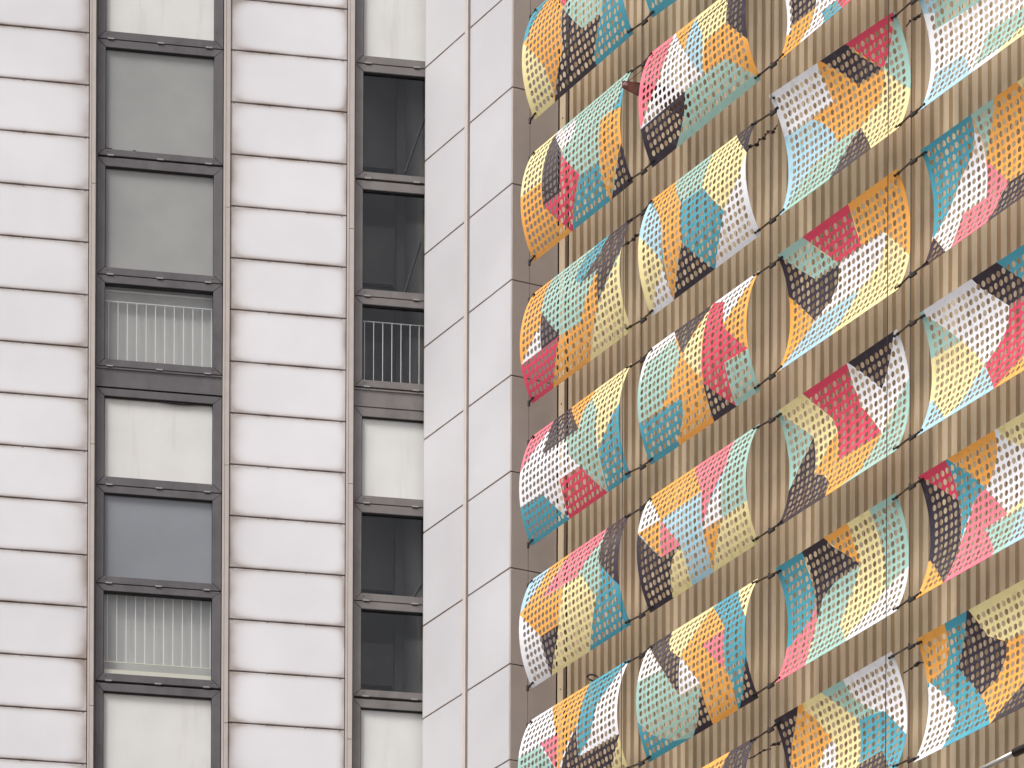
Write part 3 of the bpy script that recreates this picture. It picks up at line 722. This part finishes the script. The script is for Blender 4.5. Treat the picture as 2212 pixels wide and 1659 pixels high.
SH['3z'] = ('t30', [(10, -420), (1160, -1350), (1160, -370), (95, 525)], 'W', [
 ('D', 't30', [(200, 230), (410, 75), (410, -200), (180, -100)]),
 ('O', 't30', [(60, 560), (140, 380), (215, 217), (412, 68), (380, 180), (250, 400), (130, 520)]),
 ('B', 't30', [(460, 100), (495, 200), (645, 85), (630, -30)]),
 ('R', 't30', [(600, 15), (645, 85), (900, -130), (800, -250)])], 'narrow white and yellow wedge of a sheet')
SH['3a'] = ('t30', [(8, 825), (1092, 95), (1130, 1105), (100, 1865)], 'O', [
 ('W', 't30', [(-20, 830), (422, 508), (440, 620), (500, 720), (562, 880), (380, 1020), (110, 1212), (20, 1000)]),
 ('D', 't30', [(418, 510), (632, 360), (760, 460), (860, 520), (992, 590), (780, 735), (650, 640)]),
 ('R', 't30', [(630, 358), (1092, 75), (1075, 300), (1040, 480), (998, 592), (850, 500)]),
 ('M', 't30', [(1090, 75), (1160, 70), (1300, 400), (1300, 800), (1235, 770), (1140, 720), (1050, 640), (1000, 590), (1040, 470), (1075, 280)]),
 ('C', 't30', [(1005, 590), (1060, 650), (1140, 720), (1300, 810), (1160, 1130), (880, 1305), (800, 1108), (900, 960), (970, 880), (1000, 750)]),
 ('S', 't30', [(105, 1212), (375, 1028), (480, 1065), (570, 1150), (597, 1232), (400, 1420), (300, 1659), (200, 1820), (60, 1930), (130, 1600), (120, 1350)]),
 ('M', 't30', [(597, 1232), (790, 1110), (700, 1250), (620, 1400), (530, 1550), (300, 1730), (90, 1900), (250, 1620), (400, 1430)]),
 ('D', 't30', [(800, 1103), (890, 1290), (520, 1560), (620, 1390), (720, 1220)])], 'sheet with crimson and aubergine top over an orange field')
SH['3b'] = ('t31', [(82, 545), (1118, -205), (1122, 842), (77, 1560)], 'C', [
 ('M', 't31', [(60, 545), (297, 390), (450, 510), (612, 620), (415, 757), (270, 670), (110, 570)]),
 ('R', 't31', [(295, 390), (688, 92), (750, 300), (807, 475), (612, 618), (450, 500)]),
 ('O', 't31', [(685, 92), (1125, -230), (1320, 150), (1300, 600), (1230, 560), (1130, 450), (1010, 343), (805, 477), (760, 300)]),
 ('W', 't31', [(805, 475), (1012, 343), (1020, 420), (970, 600), (880, 740), (780, 845), (500, 1040), (405, 1110), (560, 900), (610, 800), (612, 618)]),
 ('S', 't31', [(403, 1112), (792, 843), (700, 1000), (620, 1130), (500, 1275), (60, 1590), (200, 1400), (350, 1200)]),
 ('D', 't31', [(55, 530), (110, 570), (270, 670), (415, 758), (612, 622), (605, 800), (530, 960), (402, 1112), (290, 1000), (180, 908), (110, 740)]),
 ('O', 't31', [(175, 900), (290, 1000), (405, 1112), (350, 1200), (200, 1400), (50, 1600), (150, 1250)])], 'sheet with green, crimson and orange top above a white field')
SH['3c'] = ('t32', [(72, 240), (1115, -476), (1107, 575), (77, 1240)], 'C', [
 ('M', 't32', [(1000, 420), (1100, 180), (1210, -60), (1320, 0), (1300, 300), (1125, 600), (460, 1010), (780, 760), (860, 640), (980, 440)]),
 ('R', 't32', [(288, 75), (678, -195), (740, 0), (800, 190), (987, 430), (608, 662), (600, 400), (560, 300), (400, 170)]),
 ('W', 't32', [(675, -195), (732, 8), (819, 200), (987, 430), (1028, 304), (1115, 147), (1215, -45), (1300, -167), (1125, -500)]),
 ('D', 't32', [(671, -195), (1092, -495), (1037, -132), (985, 42)]),
 ('O', 't32', [(600, 420), (605, 662), (985, 430), (860, 640), (780, 760), (470, 1005), (520, 850), (500, 790), (400, 780), (420, 740), (550, 480)]),
 ('M', 't32', [(55, 235), (270, 370), (395, 455), (340, 600), (200, 900), (160, 960), (140, 650), (100, 450)]),
 ('D', 't32', [(395, 457), (410, 700), (400, 780), (480, 785), (525, 840), (475, 1010), (50, 1280), (170, 945), (280, 700), (350, 560)])], 'sheet with a crimson diagonal and an aubergine tail at lower left')
SH['3d'] = ('h32', [(38, 438), (633, 62), (635, 650), (35, 1008)], 'C', [
 ('B', 'h32', [(25, 440), (165, 345), (190, 430), (225, 520), (240, 600), (215, 700), (100, 835), (95, 700), (80, 600), (50, 520)]),
 ('D', 'h32', [(163, 347), (265, 278), (320, 330), (457, 415), (330, 510), (270, 590), (242, 705), (238, 600), (215, 470), (190, 410)]),
 ('O', 'h32', [(263, 278), (390, 202), (420, 300), (457, 415), (340, 340)]),
 ('M', 'h32', [(493, 130), (645, 40), (730, 200), (760, 380), (700, 425), (580, 540), (575, 380), (540, 250)]),
 ('W', 'h32', [(760, 360), (740, 560), (650, 665), (380, 815), (400, 760), (500, 650), (580, 545), (700, 425)]),
 ('M', 'h32', [(457, 417), (440, 490), (390, 620), (355, 720), (388, 812), (165, 950), (225, 790), (245, 690), (270, 590), (330, 510)]),
 ('K', 'h32', [(237, 600), (243, 700), (205, 830), (170, 945), (20, 1035), (100, 832), (215, 690)])], 'sheet with blue, aubergine and orange top and a thin pink edge')
SH['3e'] = ('t33', [(52, 1245), (1068, 652), (1105, 1660), (60, 2250)], 'C', [
 ('D', 't33', [(30, 1245), (262, 1118), (250, 1250), (220, 1500), (160, 1800), (100, 1600)]),
 ('O', 't33', [(260, 1122), (400, 1220), (500, 1350), (560, 1400), (480, 1520), (420, 1659), (380, 1800), (170, 1800), (205, 1450)]),
 ('M', 't33', [(453, 1008), (642, 890), (740, 1060), (860, 1140), (1000, 1170), (790, 1240), (700, 1180)]),
 ('W', 't33', [(640, 888), (1080, 630), (1260, 1000), (1300, 1300), (1230, 1420), (1190, 1362), (1010, 1180), (860, 1140), (720, 1030)]),
 ('B', 't33', [(785, 1240), (1000, 1165), (1190, 1362), (1240, 1420), (1110, 1700), (1000, 1620), (980, 1510), (790, 1620)]),
 ('W', 't33', [(550, 1420), (590, 1450), (580, 1680), (430, 1720), (480, 1520)]),
 ('D', 't33', [(780, 1630), (985, 1508), (1050, 1680), (900, 1900), (700, 1900)])], 'sheet with pale rust-spotted white corner and an orange wedge')
SH['4z'] = ('t30', [(1280, -50), (2400, -860), (2424, 140), (1312, 955)], 'W', [
 ('S', 't30', [(1250, -60), (1460, -250), (1445, 110), (1300, 130)]),
 ('M', 't30', [(1440, 108), (1440, 260), (1700, 100), (1850, 0), (1840, -300), (1450, -260)]),
 ('M', 't30', [(1900, 290), (2212, 60), (2450, -100), (2450, 180), (1960, 440), (1800, 560), (1745, 635), (1850, 420)]),
 ('C', 't30', [(2050, 370), (2212, 210), (2450, 20), (2450, 180), (1980, 450)]),
 ('S', 't30', [(1440, 640), (1690, 470), (1747, 638), (1280, 1000), (1400, 800)])], 'pale white sheet with a light blue foot at the upper right')
SH['4a'] = ('h30', [(1320, 468), (2424, -318), (2430, 706), (1332, 1490)], 'O', [
 ('C', 'h30', [(2150, -120), (2450, -340), (2450, -120), (2212, -60)]),
 ('D', 'h30', [(2080, 745), (2212, 660), (2450, 500), (2450, 730), (1830, 1150), (1900, 1050), (1990, 900)]),
 ('M', 'h30', [(1745, 135), (1957, -15), (1950, 100), (1920, 300), (1885, 550), (1860, 400), (1830, 330), (1785, 230)]),
 ('B', 'h30', [(1300, 460), (1747, 135), (1780, 270), (1790, 400), (1740, 560), (1670, 700), (1600, 900), (1560, 1020), (1430, 1228), (1420, 1000), (1400, 800), (1350, 600)]),
 ('K', 'h30', [(1885, 558), (2082, 745), (2020, 850), (1960, 980), (1860, 1130), (1540, 1385), (1620, 1200), (1680, 1030), (1885, 880), (1895, 700)]),
 ('W', 'h30', [(1783, 270), (1840, 360), (1870, 480), (1895, 680), (1885, 880), (1680, 1022), (1620, 1200), (1540, 1378), (1435, 1222), (1560, 1000), (1660, 740), (1780, 480)]),
 ('D', 'h30', [(1430, 1222), (1542, 1378), (1310, 1530)])], 'blue and orange sheet with a white stripe and aubergine lower tip')
SH['4b'] = ('t31', [(1310, 1045), (2412, 321), (2412, 1417), (1290, 2109)], 'W', [
 ('B', 't31', [(1945, 590), (2212, 400), (2450, 250), (2450, 700), (2212, 765), (2080, 680)]),
 ('D', 't31', [(1738, 732), (1947, 590), (2080, 680), (2212, 763), (2250, 800), (2212, 905), (2087, 985), (1850, 840)]),
 ('R', 'h31', [(1196, 86), (1400, -50), (1400, 150), (1269, 340), (1118, 500), (1075, 385), (1140, 290), (1190, 190)]),
 ('O', 'h31', [(1269, 330), (1400, 230), (1400, 350), (1115, 505), (1180, 430)]),
 ('M', 'h31', [(740, 118), (880, 200), (962, 265), (815, 350), (780, 250), (750, 160)]),
 ('C', 'h31', [(812, 350), (962, 263), (1035, 330), (1072, 385), (1020, 460), (950, 580), (878, 650), (810, 555), (815, 470)]),
 ('S', 'h31', [(1072, 385), (1120, 500), (870, 655), (960, 560), (1030, 450)]),
 ('S', 'h31', [(812, 552), (880, 648), (725, 760), (780, 640)])], 'rust-spotted white sheet with a cream patch and a crimson right side')
SH['4c'] = ('t32', [(1297, 800), (2404, 127), (2404, 1218), (1277, 1854)], 'W', [
 ('C', 't32', [(1950, 365), (2212, 195), (2450, 50), (2450, 400), (2180, 540), (2050, 470)]),
 ('O', 't32', [(1520, 635), (1952, 368), (1985, 560), (1950, 780), (1880, 897), (1720, 760)]),
 ('B', 't32', [(1518, 640), (1740, 770), (1877, 902), (1780, 1010), (1700, 1250), (1663, 1375), (1672, 1150), (1640, 980), (1590, 780)]),
 ('R', 't32', [(1275, 800), (1522, 640), (1590, 780), (1645, 1005), (1480, 900)]),
 ('D', 't32', [(1270, 790), (1480, 900), (1645, 1005), (1672, 1200), (1660, 1370), (1600, 1560), (1515, 1725), (1400, 1530), (1400, 1300), (1340, 1050)]),
 ('C', 't32', [(2068, 1118), (2250, 950), (2450, 850), (2450, 930), (2250, 1030), (1990, 1190)]),
 ('M', 't32', [(1878, 1250), (2212, 1060), (2450, 900), (2450, 1240), (1940, 1470)]),
 ('S', 't32', [(2160, 1120), (2450, 930), (2450, 1240), (2050, 1410)]),
 ('K', 't32', [(1875, 903), (2072, 1120), (1878, 1252), (1955, 1450), (1560, 1690), (1510, 1730), (1600, 1550), (1663, 1370), (1780, 1010)]),
 ('O', 't32', [(1400, 1525), (1518, 1722), (1245, 1900), (1360, 1680)])], 'sheet with a tall aubergine stripe and small red tip at its left')
SH['4d'] = ('t33', [(1282, 545), (2400, -77), (2400, 1032), (1257, 1615)], 'O', [
 ('C', 't33', [(1718, 280), (2212, 5), (2450, -120), (2450, 400), (2212, 490), (2060, 562), (1900, 520)]),
 ('W', 't33', [(1395, 920), (1500, 1000), (1632, 1160), (1600, 1300), (1480, 1520), (1230, 1660), (1360, 1300), (1390, 1100)]),
 ('D', 't33', [(2212, 920), (2450, 850), (2450, 1040), (1900, 1300), (2030, 1130)]),
 ('D', 't33', [(1715, 285), (1900, 520), (2062, 570), (2060, 700), (1980, 890), (1835, 1035), (1640, 800), (1700, 500)]),
 ('B', 't33', [(1520, 392), (1717, 285), (1700, 520), (1640, 800), (1845, 1040), (1880, 1100), (1918, 1290), (1490, 1510), (1600, 1300), (1632, 1160), (1500, 1000), (1400, 925), (1530, 800), (1570, 640)])], 'lowest sheet with orange left tip, blue band and aubergine diamond')
order = {1: ['1a', '1b', '1c', '1d', '1e', '1f'], 2: ['2z', '2a', '2b', '2c', '2d', '2e', '2f'], 3: ['3z', '3a', '3b', '3c', '3d', '3e'], 4: ['4z', '4a', '4b', '4c', '4d']}
sheets = {}
for c in (1, 2, 3, 4):
    for k, key in enumerate(order[c]):
        t, cor, base, patches, look = SH[key]
        sh = Sheet([tp(t, p) for p in cor], 1 if c < 3 else -1)
        pos = 'lowest' if k == len(order[c]) - 1 else from_top[k]
        words = look + ', ' + pos + ' ' + colname[c]
        if len(words.split()) > 16: words = look
        b = tuple(sh.pt(.5, 0))
        th = thing('perforated_sheet', words, 'perforated panel', b, 'curved perforated sheets hung in front of the corrugated wall')
        build_sheet(sh, base, patches, th)
        sheets[key] = sh

# ------------------------------------------------------------------ cables, clamps, spacer rods
def S5(x, y=830): return P5.hit(x, y)[0]
def clampset(o, s, z, big=1.0):
    bm = bmesh.new(); tube(bm, [P5.w(s, 0, z - .022 * big), P5.w(s, 0, z + .022 * big)], .010, 8)
    box(bm, P5, s - .008, s + .075, -.009, .009, z - .026, z - .008); fixn(bm)
    part('clamp', bm, M['clamp'], o)
def rod(o, a, b):
    bm = bmesh.new(); tube(bm, [a, b], .0085, 8); part('spacer_rod', bm, M['bar_steel'], o)
    d = (b - a).normalized()
    for q, e in ((a, d), (b, -d)):
        bm = bmesh.new(); tube(bm, [q - e * .02, q + e * .022], .015, 8); part('end_fitting', bm, M['clamp'], o)
lines = [
 (1142.5, [('1a', 'L', 'B'), ('1b', 'L', 'T'), ('1b', 'L', 'B'), ('1c', 'L', 'T'), ('1c', 'L', 'B'), ('1d', 'L', 'T'), ('1d', 'L', 'B'), ('1e', 'L', 'T'), ('1e', 'L', 'B'), ('1f', 'L', 'T'), ('1a', 'L', 'T')], 'rusty vertical cable nearest the white pier with clamps'),
 (1385, [('1a', 'R', 'B', '2z'), ('1b', 'R', 'T', '2a'), ('1b', 'R', 'B', '2a'), ('1c', 'R', 'T', '2b'), ('1c', 'R', 'B', '2b'), ('1d', 'R', 'T', '2c'), ('1d', 'R', 'B', '2c'), ('1e', 'R', 'T', '2d'), ('1e', 'R', 'B', '2d'), ('1f', 'R', 'T', '2e'), ('1f', 'R', 'B', '2e')], 'vertical cable with clamps between the first and second sheet columns'),
 (1663, [('2a', 'R', 'B', '3z'), ('2b', 'R', 'T', '3a'), ('2b', 'R', 'B', '3a'), ('2c', 'R', 'T', '3b'), ('2c', 'R', 'B', '3b'), ('2d', 'R', 'T', '3c'), ('2d', 'R', 'B', '3c'), ('2e', 'R', 'T', '3d'), ('2e', 'R', 'B', '3d'), ('2f', 'R', 'T', '3e')], 'vertical cable with clamps between the second and third sheet columns'),
 (1966, [('3a', 'R', 'T', '4z'), ('3a', 'R', 'B', '4z'), ('3b', 'R', 'T', '4a'), ('3b', 'R', 'B', '4a'), ('3c', 'R', 'T', '4b'), ('3c', 'R', 'B', '4b'), ('3d', 'R', 'T', '4c'), ('3d', 'R', 'B', '4c'), ('3e', 'R', 'T', '4d'), ('3e', 'R', 'B', '4d')], 'vertical cable with clamps between the third and rightmost sheet columns'),
]
UVC = {('L', 'T'): (.015, .965), ('R', 'T'): (.985, .965), ('L', 'B'): (.015, .035), ('R', 'B'): (.985, .035)}
for x, ends, lab in lines:
    s = S5(x); o = thing('support_cable', lab, 'cable', tuple(P5.w(s, 0, ZLO)), 'support cables of the hung sheets')
    bm = bmesh.new(); tube(bm, [P5.w(s, 0, 13.5), P5.w(s, 0, ZHI)], .0052 if x > 1200 else .0030, 6); part('wire', bm, M['cable'], o)
    for e in ends:
        sh = sheets[e[0]]; a = sh.pt(*UVC[(e[1], e[2])])
        if len(e) == 4:
            if e[0] == '2b' and e[2] == 'T': b = P5.w(s + .10, 0, a.z)
            else: b = sheets[e[3]].pt(*UVC[('L', e[2])])
            z = a.z + (b.z - a.z) * .5
            m_ = P5.w(s, 0, z)
            bm = bmesh.new(); tube(bm, [a, m_, b], .0085, 8); part('spacer_rod', bm, M['bar_steel'], o)
            for q, dd in ((a, (m_ - a).normalized()), (b, (m_ - b).normalized())):
                bm = bmesh.new(); tube(bm, [q, q + dd * .032], .0125, 8); part('end_fitting', bm, M['clamp'], o)
            clampset(o, s, z)
        else:
            bm = bmesh.new(); tube(bm, [a, P5.w(s, 0, a.z - .005)], .010, 8); part('end_fitting', bm, M['clamp'], o)
            bm = bmesh.new(); tube(bm, [P5.w(s, 0, a.z - .03), P5.w(s, 0, a.z + .02)], .013, 8); part('clamp', bm, M['clamp'], o)
# thin stay wires in front of the sheets
P6 = P5.off(0.26)
o = thing('stay_wire', 'thin dark stay wire over the first sheet column, bent at a rusty bracket', 'cable', tuple(P6.w(P6.hit(1344, 900)[0], 0, ZLO)))
a = P6.hit(1345.5, 800)[0]; ztop = P6.hit(1349, 183)[1]
b = P6.hit(1552, 15); b2 = P6.hit(1700, -107)
bm = bmesh.new(); tube(bm, [P6.w(a, 0, ZLO), P6.w(a, 0, ztop), P6.w(b[0], 0, b[1]), P6.w(b2[0], 0, b2[1])], .0034, 6); part('wire', bm, M['clamp'], o)
bm = bmesh.new()
for (dz0, dz1, n0, n1) in ((-.035, .035, -.34, -.10),):
    # tapering plate from the wall to the wire
    k = [P6.w(a - .004, .02, ztop + .03), P6.w(a - .004, .02, ztop - .03), P6.w(a + .02, -.40, ztop - .10), P6.w(a + .02, -.70, ztop - .10), P6.w(a + .02, -.70, ztop + .10), P6.w(a + .02, -.40, ztop + .10)]
    lo = [bm.verts.new(p) for p in k]; hi = [bm.verts.new(p + Vector((P6.e[0] * .012, P6.e[1] * .012, 0))) for p in k]
    bm.faces.new(lo); bm.faces.new(hi[::-1])
    for i in range(6): bm.faces.new([lo[i], hi[i], hi[(i + 1) % 6], lo[(i + 1) % 6]])
fixn(bm); part('bracket', bm, M['rust'], o)
bm = bmesh.new(); tube(bm, [P6.w(a - .02, 0, ztop), P6.w(a + .03, 0, ztop)], .016, 10); part('bolt', bm, M['hinge'], o)
o = thing('stay_wire', 'thin straight dark stay wire hanging over the third sheet column', 'cable', tuple(P6.w(P6.hit(1916, 900)[0], 0, ZLO)))
a = P6.hit(1916, 900)[0]
bm = bmesh.new(); tube(bm, [P6.w(a, 0, 13.5), P6.w(a, 0, ZHI)], .0036, 6); part('wire', bm, M['clamp'], o)

# knotted cords snagged between the sheets
P7 = P5.off(-0.12)
cords = [([('t20', 2025, 1310), ('t20', 2060, 1265), ('t20', 2115, 1250), ('t20', 2140, 1205), ('t20', 2175, 1195), ('t20', 2212, 1135), ('t20', 2240, 1130)], 'knotted black cord by the second sheet of the second column'),
 ([('t21', 955, 470), ('t21', 1000, 440), ('t21', 1050, 410), ('t21', 1075, 375), ('t21', 1110, 362)], 'knotted black cord beside the dark tip of the third sheet by the pier'),
 ([('t30', 1195, 230), ('t30', 1230, 180), ('t30', 1270, 160), ('t30', 1300, 140), ('t30', 1325, 118)], 'knotted black cord below the top right sheet'),
 ([('t33', 1170, 840), ('t33', 1235, 800), ('t33', 1280, 770), ('t33', 1300, 752), ('t33', 1355, 745)], 'knotted black cord beside the orange tip of the lowest right sheet'),
 ([('t23', 2045, 1580), ('t23', 2090, 1560), ('t23', 2140, 1530), ('t23', 2180, 1505), ('t23', 2235, 1495)], 'knotted black cord above the lowest orange sheet'),
 ([('t33', 20, 1470), ('t33', 50, 1455), ('t33', 90, 1450), ('t33', 120, 1420)], 'short knotted cord at the left edge of the lowest third column sheet'),
 ([('t30', -30, 1160), ('t30', 40, 1140), ('t30', 60, 1110), ('t30', 85, 1075)], 'rust red tie rod under the white corner of a third column sheet')]
for pts, lab in cords:
    w = []
    for t, x, y in pts:
        q = P7.hit(*tp(t, (x, y))); w.append(P7.w(q[0], 0, q[1]))
    o = thing('knotted_cord', lab, 'cord', tuple(w[0]), 'cords snagged between the sheets')
    bm = bmesh.new(); tube(bm, w, .0058, 6); part('cord', bm, M['rust' if 'rust' in lab else 'clamp'], o)
    for q in w[1:-1:1]:
        bm = bmesh.new(); bmesh.ops.create_icosphere(bm, subdivisions=2, radius=.017 if random.random() < .5 else .011)
        for v in bm.verts: v.co = q + Vector((v.co.x * 1.2, v.co.y * 1.2, v.co.z * .8)) * random.uniform(.8, 1.2)
        part('knot', bm, M['clamp'], o)
# cable loop on the wall
q0 = P4.off(.10).hit(*tp('t23', (700, 880))); bm = bmesh.new(); pl = P4.off(.10); pts = []
for k in range(21):
    a = 2 * math.pi * k / 20; pts.append(pl.w(q0[0] + .095 * math.cos(a), 0, q0[1] + .028 * math.sin(a) + .035 * math.cos(a) * -1.2))
lp = thing('cable_loop', 'small black cable loop on the wall above the lowest sheet beside the pier', 'cable', tuple(pts[0]))
tube(bm, pts, .009, 8, cap=False); part('loop', bm, M['clamp'], lp)
bm = bmesh.new(); tube(bm, [pl.w(q0[0] + .095, 0, q0[1] - .042), pl.w(q0[0] + .25, -.05, q0[1] - .05)], .008, 8); part('cable_tail', bm, M['clamp'], lp)
# pipe at the lower right
pa = P5.hit(2165, 1650); pb = P5.hit(2215, 1631)
pp = thing('metal_pipe', 'grey metal pipe crossing the lower right corner of the view', 'pipe', tuple(P5.w(pa[0], 0, pa[1])))
A = P5.w(pa[0] - .3, .1, pa[1] - .02); B = P5.w(pb[0] - .01, .1, pb[1]); Cc = P5.w(pb[0] + .7, .1, pb[1] - .02)
bm = bmesh.new(); tube(bm, [A, B], .020, 14); part('pipe', bm, M['hinge'], pp, True)
bm = bmesh.new(); tube(bm, [B, Cc], .034, 14); part('coupling', bm, M['clamp'], pp, True)

for o in bpy.data.objects:
    if 'base_xyz' in o: del o['base_xyz']
